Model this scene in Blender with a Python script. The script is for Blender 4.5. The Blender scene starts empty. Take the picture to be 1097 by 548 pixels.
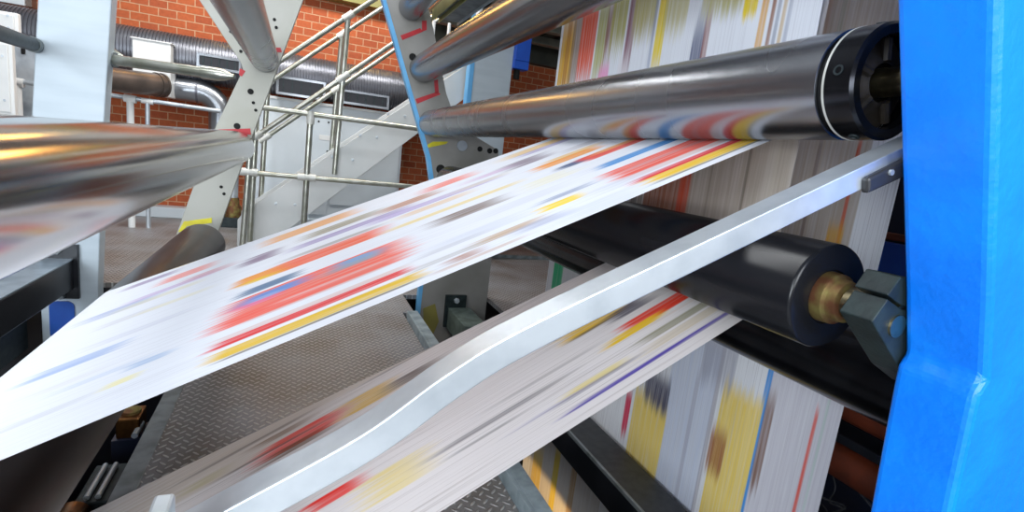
import bpy, bmesh, math, random
from mathutils import Vector, Matrix
random.seed(7)
C = bpy.context.scene.collection
PI = math.pi
SC = bpy.context.scene

# ------------------------------------------------------------------ camera
# world: X along the back wall, Y along the roller axes towards the wall, Z up, floor plates at Z = 0
FPX, CX, CY, EYE = 560.0, 548.5, 274.0, 1.0
A_ = Vector((-228, 129, -560)).normalized()
H_ = Vector((1343, -57, -560)); H_ = (H_ - A_ * H_.dot(A_)).normalized()
V_ = H_.cross(A_)
ROT = Matrix((H_, A_, V_))
cam = bpy.data.cameras.new('camera'); cam.lens = FPX / 1097 * 36; cam.sensor_width = 36; cam.sensor_fit = 'HORIZONTAL'
cam.clip_start = 0.02
co = bpy.data.objects.new('camera', cam); C.objects.link(co)
co.matrix_world = Matrix.Translation((0, 0, EYE)) @ ROT.to_4x4()
SC.camera = co
def at(px, py, Y):                       # point of the plane Y = const seen at a photo pixel
    d = ROT @ Vector(((px - CX) / FPX, (CY - py) / FPX, -1)); t = Y / d.y
    return Vector((d.x * t, Y, EYE + d.z * t))
def xz(px, py, Y):
    p = at(px, py, Y); return (p.x, p.z)

# ------------------------------------------------------------------ materials
def base(name):
    m = bpy.data.materials.new(name); m.use_nodes = True
    return m, m.node_tree, m.node_tree.nodes['Principled BSDF']
def N(nt, t, **kw):
    n = nt.nodes.new(t)
    for k, v in kw.items():
        if k.startswith('i_'):
            n.inputs[int(k[2:]) if k[2:].isdigit() else k[2:]].default_value = v
        else: setattr(n, k, v)
    return n
def L(nt, a, b): nt.links.new(a, b)
def mathn(nt, op, a, b=None, c=None):
    n = nt.nodes.new('ShaderNodeMath'); n.operation = op
    for i, v in enumerate((a, b, c)):
        if v is None: continue
        if isinstance(v, (int, float)): n.inputs[i].default_value = v
        else: nt.links.new(v, n.inputs[i])
    return n.outputs[0]
def mixc(nt, fac, a, b):
    n = nt.nodes.new('ShaderNodeMix'); n.data_type = 'RGBA'
    for i, v in ((0, fac), (6, a), (7, b)):
        if isinstance(v, (int, float)): n.inputs[i].default_value = v
        elif isinstance(v, tuple): n.inputs[i].default_value = (*v, 1) if len(v) == 3 else v
        else: nt.links.new(v, n.inputs[i])
    return n.outputs[2]
def paint(name, col, rough=.5, metal=0, col2=None, scale=6, bump=0, bscale=40, stretch=(1, 1, 1), detail=4, lo=.4, hi=.65):
    m, nt, b = base(name)
    tc = N(nt, 'ShaderNodeTexCoord'); mp = N(nt, 'ShaderNodeMapping'); mp.inputs['Scale'].default_value = stretch
    L(nt, tc.outputs['Object'], mp.inputs[0])
    if col2:
        nz = N(nt, 'ShaderNodeTexNoise', i_Scale=scale, i_Detail=detail); L(nt, mp.outputs[0], nz.inputs['Vector'])
        r = N(nt, 'ShaderNodeMapRange'); r.inputs[1].default_value = lo; r.inputs[2].default_value = hi
        L(nt, nz.outputs['Fac'], r.inputs[0])
        L(nt, mixc(nt, r.outputs[0], col, col2), b.inputs['Base Color'])
    else: b.inputs['Base Color'].default_value = (*col, 1)
    b.inputs['Roughness'].default_value = rough; b.inputs['Metallic'].default_value = metal
    if bump:
        nb = N(nt, 'ShaderNodeTexNoise', i_Scale=bscale, i_Detail=3); L(nt, mp.outputs[0], nb.inputs['Vector'])
        bp = N(nt, 'ShaderNodeBump'); bp.inputs['Strength'].default_value = bump; bp.inputs['Distance'].default_value = .004
        L(nt, nb.outputs['Fac'], bp.inputs['Height']); L(nt, bp.outputs[0], b.inputs['Normal'])
    return m
def turned(name, col, col2, rough=.2, metal=1, scale=3):   # turned metal: rings round the Y axis
    m, nt, b = base(name)
    tc = N(nt, 'ShaderNodeTexCoord'); mp = N(nt, 'ShaderNodeMapping'); mp.inputs['Scale'].default_value = (.5, 2.2, .5)
    L(nt, tc.outputs['Object'], mp.inputs[0])
    nz = N(nt, 'ShaderNodeTexNoise', i_Scale=scale, i_Detail=1); L(nt, mp.outputs[0], nz.inputs['Vector'])
    L(nt, mixc(nt, nz.outputs['Fac'], col, col2), b.inputs['Base Color'])
    r = N(nt, 'ShaderNodeMapRange'); r.inputs[3].default_value = rough * .93; r.inputs[4].default_value = rough * 1.07
    L(nt, nz.outputs['Fac'], r.inputs[0]); L(nt, r.outputs[0], b.inputs['Roughness'])
    b.inputs['Metallic'].default_value = metal
    return m
def brick_mat():
    m, nt, b = base('red_brick')
    tc = N(nt, 'ShaderNodeTexCoord'); sep = N(nt, 'ShaderNodeSeparateXYZ'); L(nt, tc.outputs['Object'], sep.inputs[0])
    cmb = N(nt, 'ShaderNodeCombineXYZ'); L(nt, sep.outputs[0], cmb.inputs[0]); L(nt, sep.outputs[2], cmb.inputs[1])
    br = N(nt, 'ShaderNodeTexBrick'); L(nt, cmb.outputs[0], br.inputs['Vector'])
    br.inputs['Color1'].default_value = (.50, .115, .035, 1); br.inputs['Color2'].default_value = (.40, .085, .03, 1)
    br.inputs['Mortar'].default_value = (.56, .33, .19, 1); br.inputs['Scale'].default_value = 1
    br.inputs['Mortar Size'].default_value = .005; br.inputs['Mortar Smooth'].default_value = .15; br.inputs['Bias'].default_value = 0
    br.inputs['Brick Width'].default_value = .158; br.inputs['Row Height'].default_value = .077
    nz = N(nt, 'ShaderNodeTexNoise', i_Scale=30, i_Detail=5); L(nt, tc.outputs['Object'], nz.inputs['Vector'])
    r = N(nt, 'ShaderNodeMapRange'); r.inputs[3].default_value = .72; r.inputs[4].default_value = 1.25; L(nt, nz.outputs['Fac'], r.inputs[0])
    mx = N(nt, 'ShaderNodeMix', data_type='RGBA', blend_type='MULTIPLY'); mx.inputs[0].default_value = 1
    L(nt, br.outputs['Color'], mx.inputs[6]); L(nt, r.outputs[0], mx.inputs[7]); L(nt, mx.outputs[2], b.inputs['Base Color'])
    b.inputs['Roughness'].default_value = .85
    bp = N(nt, 'ShaderNodeBump'); bp.inputs['Strength'].default_value = .5; bp.inputs['Distance'].default_value = .006; bp.invert = True
    L(nt, br.outputs['Fac'], bp.inputs['Height']); L(nt, bp.outputs[0], b.inputs['Normal'])
    return m
def tread_mat(name, c1, c2, cell=.028):
    # raised lens-shaped bars, turned a quarter from one cell to the next
    m, nt, b = base(name)
    tc = N(nt, 'ShaderNodeTexCoord'); sep = N(nt, 'ShaderNodeSeparateXYZ'); L(nt, tc.outputs['Object'], sep.inputs[0])
    x = mathn(nt, 'DIVIDE', sep.outputs[0], cell); y = mathn(nt, 'DIVIDE', sep.outputs[1], cell)
    xr = mathn(nt, 'MULTIPLY', mathn(nt, 'ADD', x, y), .7071); yr = mathn(nt, 'MULTIPLY', mathn(nt, 'SUBTRACT', y, x), .7071)
    fx = mathn(nt, 'SUBTRACT', mathn(nt, 'FRACT', xr), .5); fy = mathn(nt, 'SUBTRACT', mathn(nt, 'FRACT', yr), .5)
    par = mathn(nt, 'FLOORED_MODULO', mathn(nt, 'ADD', mathn(nt, 'FLOOR', xr), mathn(nt, 'FLOOR', yr)), 2)
    def lens(p, q):
        a = mathn(nt, 'POWER', mathn(nt, 'DIVIDE', p, .56), 2); c = mathn(nt, 'POWER', mathn(nt, 'DIVIDE', q, .17), 2)
        return mathn(nt, 'SUBTRACT', 1, mathn(nt, 'ADD', a, c))
    h0 = lens(fx, fy); h1 = lens(fy, fx)
    mx = N(nt, 'ShaderNodeMix', data_type='FLOAT'); L(nt, par, mx.inputs[0]); L(nt, h0, mx.inputs[2]); L(nt, h1, mx.inputs[3])
    hgt = mathn(nt, 'MAXIMUM', mx.outputs[0], 0)
    hs = mathn(nt, 'POWER', hgt, .5)
    nz = N(nt, 'ShaderNodeTexNoise', i_Scale=3.0, i_Detail=6); L(nt, tc.outputs['Object'], nz.inputs['Vector'])
    r = N(nt, 'ShaderNodeMapRange'); r.inputs[1].default_value = .35; r.inputs[2].default_value = .68; L(nt, nz.outputs['Fac'], r.inputs[0])
    c = mixc(nt, r.outputs[0], c1, c2)
    c = mixc(nt, mathn(nt, 'MULTIPLY', mathn(nt, 'GREATER_THAN', hgt, .3), .5), c, (.75, .75, .74))   # bars lighter than the plate
    L(nt, c, b.inputs['Base Color'])
    b.inputs['Metallic'].default_value = .4; b.inputs['Roughness'].default_value = .45
    bp = N(nt, 'ShaderNodeBump'); bp.inputs['Strength'].default_value = 1; bp.inputs['Distance'].default_value = .006
    L(nt, hs, bp.inputs['Height']); L(nt, bp.outputs[0], b.inputs['Normal'])
    return m

def block_group():
    g = bpy.data.node_groups.new('print_block', 'ShaderNodeTree')
    def i(n, t): return g.interface.new_socket(n, in_out='INPUT', socket_type=t)
    i('Color', 'NodeSocketColor'); i('U', 'NodeSocketFloat'); i('V', 'NodeSocketFloat'); i('Grain', 'NodeSocketFloat')
    for n in ('u0', 'u1', 'su', 'v0', 'v1', 'sv', 'alpha'): i(n, 'NodeSocketFloat')
    i('Ink', 'NodeSocketColor')
    g.interface.new_socket('Color', in_out='OUTPUT', socket_type='NodeSocketColor')
    gi = g.nodes.new('NodeGroupInput'); go = g.nodes.new('NodeGroupOutput')
    def edge(x, e, s, sign):
        t = mathn(g, 'DIVIDE', mathn(g, 'MULTIPLY', mathn(g, 'SUBTRACT', x, e), sign), s)
        mr = g.nodes.new('ShaderNodeMapRange'); mr.interpolation_type = 'SMOOTHSTEP'
        mr.inputs[1].default_value = -1; mr.inputs[2].default_value = 1
        g.links.new(t, mr.inputs[0]); return mr.outputs[0]
    o = gi.outputs
    wob = mathn(g, 'MULTIPLY', mathn(g, 'SUBTRACT', o['Grain'], .5), mathn(g, 'MULTIPLY', o['su'], 1.2))
    U2 = mathn(g, 'ADD', o['U'], wob)
    mk = mathn(g, 'MULTIPLY', edge(U2, o['u0'], o['su'], 1), edge(U2, o['u1'], o['su'], -1))
    mk = mathn(g, 'MULTIPLY', mk, mathn(g, 'MULTIPLY', edge(o['V'], o['v0'], o['sv'], 1), edge(o['V'], o['v1'], o['sv'], -1)))
    mk = mathn(g, 'MULTIPLY', mathn(g, 'MULTIPLY', mk, o['alpha']), mathn(g, 'ADD', .68, mathn(g, 'MULTIPLY', o['Grain'], .5)))
    mk = mathn(g, 'MINIMUM', mk, 1)
    g.links.new(mixc(g, mk, o['Color'], o['Ink']), go.inputs[0])
    return g
BLOCK = block_group()
def paper(name, stock, blocks, line_amt=.2, line_col=(.3, .27, .3), sv=.0025, rough=.6, vfreq=130):
    m, nt, b = base(name)
    uvn = N(nt, 'ShaderNodeUVMap'); uvn.uv_map = 'web'
    sep = N(nt, 'ShaderNodeSeparateXYZ'); L(nt, uvn.outputs[0], sep.inputs[0])
    U, V = sep.outputs[0], sep.outputs[1]
    def streak(us, vs, det=3):
        c = N(nt, 'ShaderNodeCombineXYZ'); L(nt, mathn(nt, 'MULTIPLY', U, us), c.inputs[0]); L(nt, mathn(nt, 'MULTIPLY', V, vs), c.inputs[1])
        z = N(nt, 'ShaderNodeTexNoise', i_Scale=1, i_Detail=det); L(nt, c.outputs[0], z.inputs['Vector']); return z.outputs['Fac']
    grain = streak(3.5, vfreq)
    fine = streak(2.2, vfreq * 2.3, 2)
    mr = N(nt, 'ShaderNodeMapRange'); mr.inputs[1].default_value = .52; mr.inputs[2].default_value = .75; L(nt, fine, mr.inputs[0])
    col = mixc(nt, mathn(nt, 'MULTIPLY', mr.outputs[0], line_amt), stock, line_col)
    g2 = N(nt, 'ShaderNodeMapRange'); g2.inputs[1].default_value = .3; g2.inputs[2].default_value = .7; L(nt, grain, g2.inputs[0])
    for (u0, u1, su, v0, v1, ink, al) in blocks:
        n = nt.nodes.new('ShaderNodeGroup'); n.node_tree = BLOCK
        L(nt, col, n.inputs[0]); L(nt, U, n.inputs[1]); L(nt, V, n.inputs[2]); L(nt, g2.outputs[0], n.inputs[3])
        for k, v in (('u0', u0), ('u1', u1), ('su', max(su * 1.35, .003)), ('v0', v0), ('v1', v1), ('sv', sv), ('alpha', al)): n.inputs[k].default_value = v
        n.inputs['Ink'].default_value = (*ink, 1)
        col = n.outputs[0]
    # thin streaks of ink over everything printed
    col = mixc(nt, mathn(nt, 'MULTIPLY', mr.outputs[0], line_amt * .6), col, line_col)
    L(nt, col, b.inputs['Base Color']); b.inputs['Roughness'].default_value = rough
    b.inputs['Specular IOR Level'].default_value = .35
    return m

M = {}
M['brick'] = brick_mat()
M['tread'] = tread_mat('galvanised_tread_plate', (.30, .31, .33), (.19, .165, .14))
M['pit'] = paint('oily_pit_floor', (.012, .012, .016), .5, 0, (.03, .022, .018), 5)
M['galv'] = paint('galvanised_steel', (.58, .63, .67), .42, .55, (.42, .47, .52), 9, .08, 60)
M['kerb'] = paint('blue_grey_galvanised_kerb', (.34, .42, .46), .5, .35, (.22, .28, .31), 18, .12)
M['galv_dark'] = paint('weathered_galvanised_steel', (.30, .34, .36), .5, .5, (.18, .21, .21), 14, .1)
M['bar'] = paint('zinc_plated_bar', (.74, .80, .85), .42, .8, (.60, .66, .71), 14, .12, 30, (1, 1, 1))
M['rail'] = paint('galvanised_rail_tube', (.50, .51, .46), .3, .85, (.36, .37, .30), 12)
M['joint'] = paint('cast_clamp_grey', (.70, .71, .68), .5, .3, (.55, .56, .52), 20)
M['plate_left'] = paint('cream_grey_plate_paint', (.41, .41, .37), .42, .1, (.35, .35, .30), 3, .04, 90)
M['plate_right'] = paint('grey_plate_paint', (.32, .31, .29), .45, .1, (.25, .245, .22), 4, .04, 90)
M['edge_blue'] = paint('pale_blue_edge_paint', (.12, .42, .78), .4, 0, (.17, .5, .85), 6)
M['pale_steel'] = paint('pale_blue_grey_paint', (.53, .61, .67), .45, .1, (.48, .56, .62), 2.5, .03, 80, (1, 1, 6))
M['slab'] = paint('bright_blue_gloss_paint', (.0, .19, .88), .42, 0, (.0, .22, .92), 7, .45, 55, lo=.45, hi=.6)
M['blue'] = paint('royal_blue_plastic', (.012, .07, .36), .4, 0, (.015, .09, .42), 8)
M['blue_box'] = paint('royal_blue_enamel', (.01, .09, .55), .4, 0, (.012, .11, .62), 8)
M['chrome'] = turned('turned_steel_roller', (.33, .345, .375), (.30, .315, .345), .27)
M['chrome_warm'] = turned('polished_steel_roller', (.46, .44, .42), (.42, .40, .38), .15)
M['chrome_dark'] = turned('dark_steel_roller', (.22, .23, .26), (.19, .20, .23), .22)
M['brown_steel'] = turned('brown_tinted_roller', (.085, .072, .066), (.065, .058, .056), .34)
M['rubber'] = turned('black_rubber_roller', (.011, .0115, .014), (.008, .0085, .011), .24, 0)
M['rubber'].node_tree.nodes['Principled BSDF'].inputs['Specular IOR Level'].default_value = .32
M['black_metal'] = paint('black_burnished_metal', (.03, .032, .038), .22, .85, (.018, .018, .022), 12)
M['cap_in'] = paint('oily_brown_casting', (.05, .04, .03), .5, .5, (.02, .017, .015), 25, .2)
M['brass'] = paint('brass_shaft', (.42, .36, .22), .3, 1, (.22, .18, .11), 22)
M['rust'] = paint('rusty_bearing', (.16, .065, .03), .55, .6, (.26, .22, .07), 26, .15)
M['clamp'] = paint('green_black_casting', (.018, .032, .033), .5, .2, (.01, .018, .02), 30, .15, 120)
M['clamp_dark'] = paint('dark_cast_iron', (.035, .05, .055), .5, .4, (.02, .03, .035), 30, .1)
M['black'] = paint('black_gloss_paint', (.012, .014, .018), .3, 0, (.02, .022, .028), 10)
M['black_plastic'] = paint('black_plastic', (.02, .02, .022), .42, 0, (.03, .03, .033), 20)
M['beam_top'] = paint('dark_grey_steel', (.05, .055, .06), .5, .2, (.035, .038, .043), 30, .1)  # top of the channel beam, a lighter grey than its side
M['red_tape'] = paint('red_tape', (.55, .025, .035), .5, 0, (.45, .02, .03), 12)
M['yellow_tape'] = paint('yellow_tape', (.72, .66, .02), .5, 0, (.6, .52, .02), 12)
M['pale_blue'] = paint('pale_blue_grey_steel', (.36, .43, .50), .3, .4, (.22, .28, .34), 8)  # light reflected off the black beam's top is put into this colour
M['lip'] = paint('pale_yellow_lip', (.46, .45, .18), .45, .2, (.36, .35, .14), 9)
M['hole'] = paint('black_hole', (.004, .004, .004), .8)
M['duct'] = paint('ribbed_duct_steel', (.20, .205, .23), .38, .75, (.15, .155, .18), 3)
M['duct_smooth'] = paint('smooth_duct_steel', (.36, .38, .41), .28, .9, (.28, .30, .33), 5)
M['duct_brown'] = paint('brown_duct_steel', (.16, .12, .10), .35, .5, (.10, .08, .07), 6)
M['grille'] = paint('dark_grille', (.02, .022, .03), .5)
M['white'] = paint('white_enamel', (.82, .83, .82), .4, 0, (.77, .78, .77), 4)
M['white_panel'] = paint('white_grey_panel', (.66, .72, .76), .42, .1, (.60, .66, .71), 2)
M['stringer'] = paint('light_grey_stringer_paint', (.64, .66, .66), .42, .1, (.57, .60, .60), 3)
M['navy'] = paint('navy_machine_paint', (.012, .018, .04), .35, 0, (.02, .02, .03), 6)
M['bronze'] = paint('bronze_fitting', (.26, .12, .04), .35, 1, (.12, .05, .02), 20)
M['olive'] = paint('olive_yellow_beam', (.30, .26, .06), .5, 0, (.24, .22, .07), 6)
M['roof'] = paint('dark_roof_deck', (.06, .065, .05), .6, .2, (.04, .043, .035), 6)
M['joist'] = paint('grey_roof_joist', (.26, .26, .21), .5, .2, (.2, .2, .17), 9)
M['pipe_red'] = paint('red_brown_primer', (.22, .045, .018), .5, .2, (.12, .03, .016), 12)
M['cable'] = paint('dusty_black_cable', (.03, .03, .032), .6, 0, (.07, .07, .075), 40)
M['green_beam'] = paint('grey_green_channel_paint', (.19, .24, .21), .45, .2, (.12, .15, .13), 18, .12)
M['ledge'] = paint('pale_ledge_paint', (.60, .66, .70), .5, .1, (.52, .58, .62), 4)

# ------------------------------------------------------------------ mesh helpers
def new(): return bmesh.new()
def obj(name, bm, m, parent=None, smooth=False, bevel=0, ang=40, seg=2):
    me = bpy.data.meshes.new(name)
    bmesh.ops.recalc_face_normals(bm, faces=bm.faces[:])
    bm.to_mesh(me); bm.free(); me.materials.append(m)
    o = bpy.data.objects.new(name, me); C.objects.link(o)
    if parent:
        o.parent = parent; o.matrix_parent_inverse = Matrix.Translation(-Vector(parent.location))
    if smooth:
        for p in me.polygons: p.use_smooth = True
        es = o.modifiers.new('edge', 'EDGE_SPLIT'); es.split_angle = math.radians(ang)
    if bevel:
        bv = o.modifiers.new('bevel', 'BEVEL'); bv.width = bevel; bv.segments = seg; bv.limit_method = 'ANGLE'; bv.angle_limit = math.radians(35)
    return o
def box(bm, x0, x1, y0, y1, z0, z1):
    vs = [bm.verts.new((x, y, z)) for x in (x0, x1) for y in (y0, y1) for z in (z0, z1)]
    for f in ((0, 1, 3, 2), (4, 6, 7, 5), (0, 4, 5, 1), (2, 3, 7, 6), (0, 2, 6, 4), (1, 5, 7, 3)): bm.faces.new([vs[i] for i in f])
def prism(bm, pts, y0, y1):              # polygon in XZ pushed from y0 to y1
    a = [bm.verts.new((x, y0, z)) for x, z in pts]; b = [bm.verts.new((x, y1, z)) for x, z in pts]
    n = len(pts)
    bm.faces.new(a); bm.faces.new(b[::-1])
    for i in range(n): bm.faces.new((a[i], a[(i + 1) % n], b[(i + 1) % n], b[i]))
def lathe(bm, p0, axis, prof, seg=48, capped=True):   # prof: (distance along axis, radius)
    p0 = Vector(p0); ax = Vector(axis).normalized()
    u = ax.orthogonal().normalized(); w = ax.cross(u)
    rings = []
    for d, r in prof:
        rings.append([bm.verts.new(p0 + ax * d + (u * math.cos(t) + w * math.sin(t)) * max(r, .0004)) for t in [2 * PI * k / seg for k in range(seg)]])
    for a, b in zip(rings, rings[1:]):
        for k in range(seg): bm.faces.new((a[k], a[(k + 1) % seg], b[(k + 1) % seg], b[k]))
    if capped:
        bm.faces.new(rings[0][::-1]); bm.faces.new(rings[-1])
def cyl(bm, p0, p1, r, seg=20):
    p0, p1 = Vector(p0), Vector(p1); lathe(bm, p0, p1 - p0, [(0, r), ((p1 - p0).length, r)], seg)
def tube(bm, pts, r, seg=14):
    pts = [Vector(p) for p in pts]; rings = []
    u = None
    for i, p in enumerate(pts):
        t = (pts[min(i + 1, len(pts) - 1)] - pts[max(i - 1, 0)]).normalized()
        u = t.orthogonal().normalized() if u is None else (u - t * u.dot(t)).normalized()
        w = t.cross(u)
        rings.append([bm.verts.new(p + (u * math.cos(a) + w * math.sin(a)) * r) for a in [2 * PI * k / seg for k in range(seg)]])
    for a, b in zip(rings, rings[1:]):
        for k in range(seg): bm.faces.new((a[k], a[(k + 1) % seg], b[(k + 1) % seg], b[k]))
    bm.faces.new(rings[0][::-1]); bm.faces.new(rings[-1])
def curve_pts(pts, n=8):                 # Catmull-Rom through the points
    P = [Vector(p) for p in pts]; P = [P[0] * 2 - P[1]] + P + [P[-1] * 2 - P[-2]]; out = []
    for i in range(1, len(P) - 2):
        for k in range(n):
            t = k / n; a, b, c, d = P[i - 1:i + 3]
            out.append(.5 * (2 * b + (c - a) * t + (2 * a - 5 * b + 4 * c - d) * t * t + (3 * b - a - 3 * c + d) * t ** 3))
    return out + [P[-2]]
def tag(o, label, cat, group=None):
    o['label'] = label; o['category'] = cat
    if group: o['group'] = group
    return o
def thing(name, label, cat, loc=(0, 0, 0), group=None):
    o = bpy.data.objects.new(name, None); C.objects.link(o); o.location = loc; o.empty_display_size = .1
    return tag(o, label, cat, group)
def struct(name, bm, m, **k):
    o = obj(name, bm, m, **k); o['kind'] = 'structure'; return o
def part(name, m, parent, fn, label=None, **k):
    bm = new(); fn(bm); o = obj(name, bm, m, parent, **k)
    if label: o['label'] = label
    return o
def bx(*a): return lambda bm: box(bm, *a)
def pz(pts, y0, y1): return lambda bm: prism(bm, pts, y0, y1)
def cy(p0, p1, r, seg=20): return lambda bm: cyl(bm, p0, p1, r, seg)
def disc(x, z, r, y, h=.004, seg=20): return lambda bm: cyl(bm, (x, y - h, z), (x, y + .002, z), r, seg)
BARPTS = [(-.42, .44), (-.25, .53), (-.06, .636), (.072, .707), (.155, .768), (.235, .816), (.447, .917), (.778, 1.072), (.87, 1.115)]
PATCHLOC = (.96, .75, -.55)
PATCHAIM = (1.284, 2.35, -.82)
WORLD = .33
EXPO = 0.0
PRINT_W1=[(0.634,0.822,0.023,1.2326,1.2912,(0.9,0.33,0.03),1),(0.657,0.809,0.021,1.1503,1.1914,(0.09,0.13,0.25),1),(0.723,0.999,0.017,1.1355,1.1984,(0.85,0.1,0.07),1),
(0.688,0.948,0.02,1.0131,1.0553,(0.06,0.3,0.7),1),(0.648,1.01,0.023,0.8793,0.9698,(0.85,0.13,0.09),1),(0.682,1.015,0.023,0.9176,0.9388,(0.6,0.3,0.3),0.6),
(0.643,0.954,0.017,0.8556,0.8805,(0.75,0.62,0.62),1),(0.641,0.942,0.021,0.8171,0.846,(0.75,0.03,0.04),1),(0.649,0.958,0.024,0.7816,0.8197,(0.85,0.55,0.03),1),
(0.644,0.933,0.02,0.7737,0.7819,(0.08,0.08,0.05),0.8),(0.675,0.957,0.043,1.5672,1.6404,(0.85,0.55,0.15),0.8),(0.718,0.999,0.042,1.5223,1.5742,(0.35,0.27,0.55),0.6),
(0.789,1.016,0.032,1.3337,1.3891,(0.4,0.38,0.42),0.5),(0.697,0.847,0.024,1.2831,1.3206,(0.85,0.5,0.1),0.7),(-0.123,-0.006,0.016,1.2005,1.2668,(0.9,0.33,0.03),1),
(-0.104,0.001,0.02,1.192,1.2193,(0.85,0.55,0.03),1),(-0.03,0.207,0.03,1.1877,1.2756,(0.9,0.15,0.07),1),(-0.102,0.003,0.022,1.0994,1.1471,(0.13,0.22,0.36),0.9),
(-0.097,0.015,0.025,1.0315,1.0736,(0.06,0.3,0.7),0.9),(0.084,0.176,0.023,1.0242,1.0754,(0.1,0.42,0.7),0.9),(0.058,0.179,0.026,1.0273,1.0636,(0.35,0.36,0.42),0.7),
(-0.124,0.219,0.029,0.9699,1.0864,(0.88,0.16,0.11),1),(-0.109,-0.024,0.021,1.0219,1.056,(0.8,0.2,0.35),0.6),(0.011,0.2,0.027,0.9311,0.9549,(0.65,0.35,0.35),0.6),
(-0.129,0.206,0.027,0.9259,0.9856,(0.9,0.14,0.1),1),(-0.082,0.179,0.026,0.9189,0.9302,(0.7,0.5,0.5),0.7),(-0.126,0.198,0.015,0.8684,0.8888,(0.75,0.62,0.62),1),
(-0.121,0.196,0.015,0.8389,0.8679,(0.78,0.03,0.03),1),(-0.114,0.209,0.017,0.7882,0.823,(0.8,0.52,0.03),1),(-0.104,0.201,0.017,0.7791,0.7873,(0.1,0.08,0.03),0.8),
(-0.459,-0.312,0.025,1.0686,1.1165,(0.35,0.47,0.75),0.8),(-0.257,-0.195,0.014,0.9126,0.9385,(0.35,0.5,0.75),0.7),(-0.276,-0.232,0.013,0.8625,0.8854,(0.9,0.8,0.25),0.7),
(-0.402,-0.289,0.025,0.8549,0.8767,(0.6,0.62,0.68),0.5),(-0.416,-0.309,0.028,0.9708,0.9931,(0.7,0.7,0.7),0.4),(-0.347,-0.221,0.022,1.7723,1.8292,(0.85,0.65,0.15),1),
(-0.352,-0.232,0.024,1.57,1.6457,(0.9,0.25,0.2),0.8),(-0.476,-0.342,0.025,1.6878,1.7382,(0.3,0.22,0.4),0.8),(-0.493,-0.337,0.033,1.4144,1.4739,(0.4,0.46,0.66),0.8),
(-0.396,-0.216,0.031,1.4646,1.5032,(0.55,0.42,0.68),0.7),(-0.416,-0.299,0.023,1.2945,1.3345,(0.6,0.6,0.65),0.5),(-0.336,-0.2,0.024,1.2933,1.3236,(0.8,0.75,0.5),0.5),
(-0.084,0.174,0.033,1.5866,1.6866,(0.88,0.42,0.13),0.9),(0.036,0.231,0.037,1.4601,1.5314,(0.33,0.28,0.16),0.8),(-0.001,0.311,0.035,1.3718,1.4222,(0.38,0.3,0.55),0.8),
(-0.129,-0.045,0.024,1.4008,1.4904,(0.17,0.07,0.17),0.8),(0.011,0.206,0.032,1.2804,1.3129,(0.4,0.38,0.38),0.6),(-0.033,0.206,0.032,1.2894,1.3111,(0.45,0.42,0.42),0.6),
(0.265,0.543,0.034,1.7537,1.8164,(0.85,0.55,0.18),1),(0.387,0.535,0.037,1.5097,1.5908,(0.9,0.2,0.15),0.9),(0.243,0.399,0.033,1.4297,1.5008,(0.5,0.24,0.15),0.9),
(0.202,0.556,0.042,1.3322,1.3821,(0.45,0.35,0.65),0.8),(0.232,0.547,0.038,1.1843,1.2142,(0.85,0.65,0.2),0.8),(0.312,0.461,0.035,1.0634,1.1312,(0.2,0.13,0.1),0.85),
(0.613,0.734,0.037,1.3771,1.4784,(0.17,0.1,0.16),0.8),(0.465,0.554,0.016,0.8687,0.9046,(1,0.7,0),1),(0.489,0.605,0.029,0.9229,0.9495,(0.3,0.35,0.5),0.8),
(0.32,0.444,0.028,0.8258,0.8573,(0.55,0.36,0.2),0.8),(0.385,0.484,0.028,0.8004,0.836,(0.42,0.45,0.6),0.7),(0.26,0.311,0.019,0.7901,0.8183,(0.45,0.22,0.16),0.8),
(-0.097,0.022,0.025,1.0313,1.0735,(0.06,0.3,0.7),0.95),(-0.102,0.007,0.022,1.1032,1.1429,(0.13,0.22,0.36),0.9),(0.084,0.176,0.023,1.0242,1.0754,(0.1,0.42,0.7),0.9),
(0.058,0.177,0.026,1.0169,1.0451,(0.35,0.36,0.42),0.7),(-0.104,-0.03,0.02,1.0074,1.0337,(0.8,0.2,0.4),0.7),(-0.076,-0.024,0.021,1.0302,1.0508,(0.45,0.5,0.75),0.6),
(-0.022,0.186,0.024,0.9596,0.972,(0.8,0.6,0.6),0.6),(0.454,0.628,0.043,0.7525,0.8159,(0.55,0.6,0.75),0.4),(0.266,0.439,0.045,0.8858,0.94,(0.55,0.6,0.75),0.35),
(0.393,0.571,0.051,0.9807,1.0327,(0.6,0.62,0.72),0.4),(0.576,0.706,0.04,0.8368,0.8839,(0.6,0.63,0.75),0.4),(0.537,0.655,0.039,1.0724,1.1448,(0.85,0.78,0.4),0.4),
(0.231,0.381,0.025,0.7735,0.787,(0.6,0.4,0.3),0.6),(-0.427,-0.229,0.03,1.4093,1.4449,(0.75,0.7,0.45),0.5),(-0.39,-0.213,0.031,1.1485,1.1804,(0.6,0.62,0.75),0.4),
(-0.364,-0.23,0.025,0.9357,0.9568,(0.5,0.6,0.8),0.4),(-0.275,-0.172,0.028,1.4735,1.527,(0.65,0.25,0.3),0.6),(0.266,0.444,0.035,1.2738,1.3194,(0.8,0.5,0.2),0.6),
(0.779,0.925,0.028,1.1737,1.2062,(0.8,0.55,0.2),0.6),(0.078,0.221,0.032,0.9385,0.9757,(0.75,0.3,0.25),0.25),(0.226,0.354,0.028,0.8836,0.9064,(0.5,0.5,0.55),0.4),
(0.196,0.333,0.026,0.8267,0.8468,(0.4,0.38,0.36),0.5),(0.489,0.624,0.048,1.4161,1.4591,(0.6,0.35,0.6),0.6),(0.41,0.579,0.044,1.3431,1.3817,(0.75,0.7,0.5),0.6)]
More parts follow.
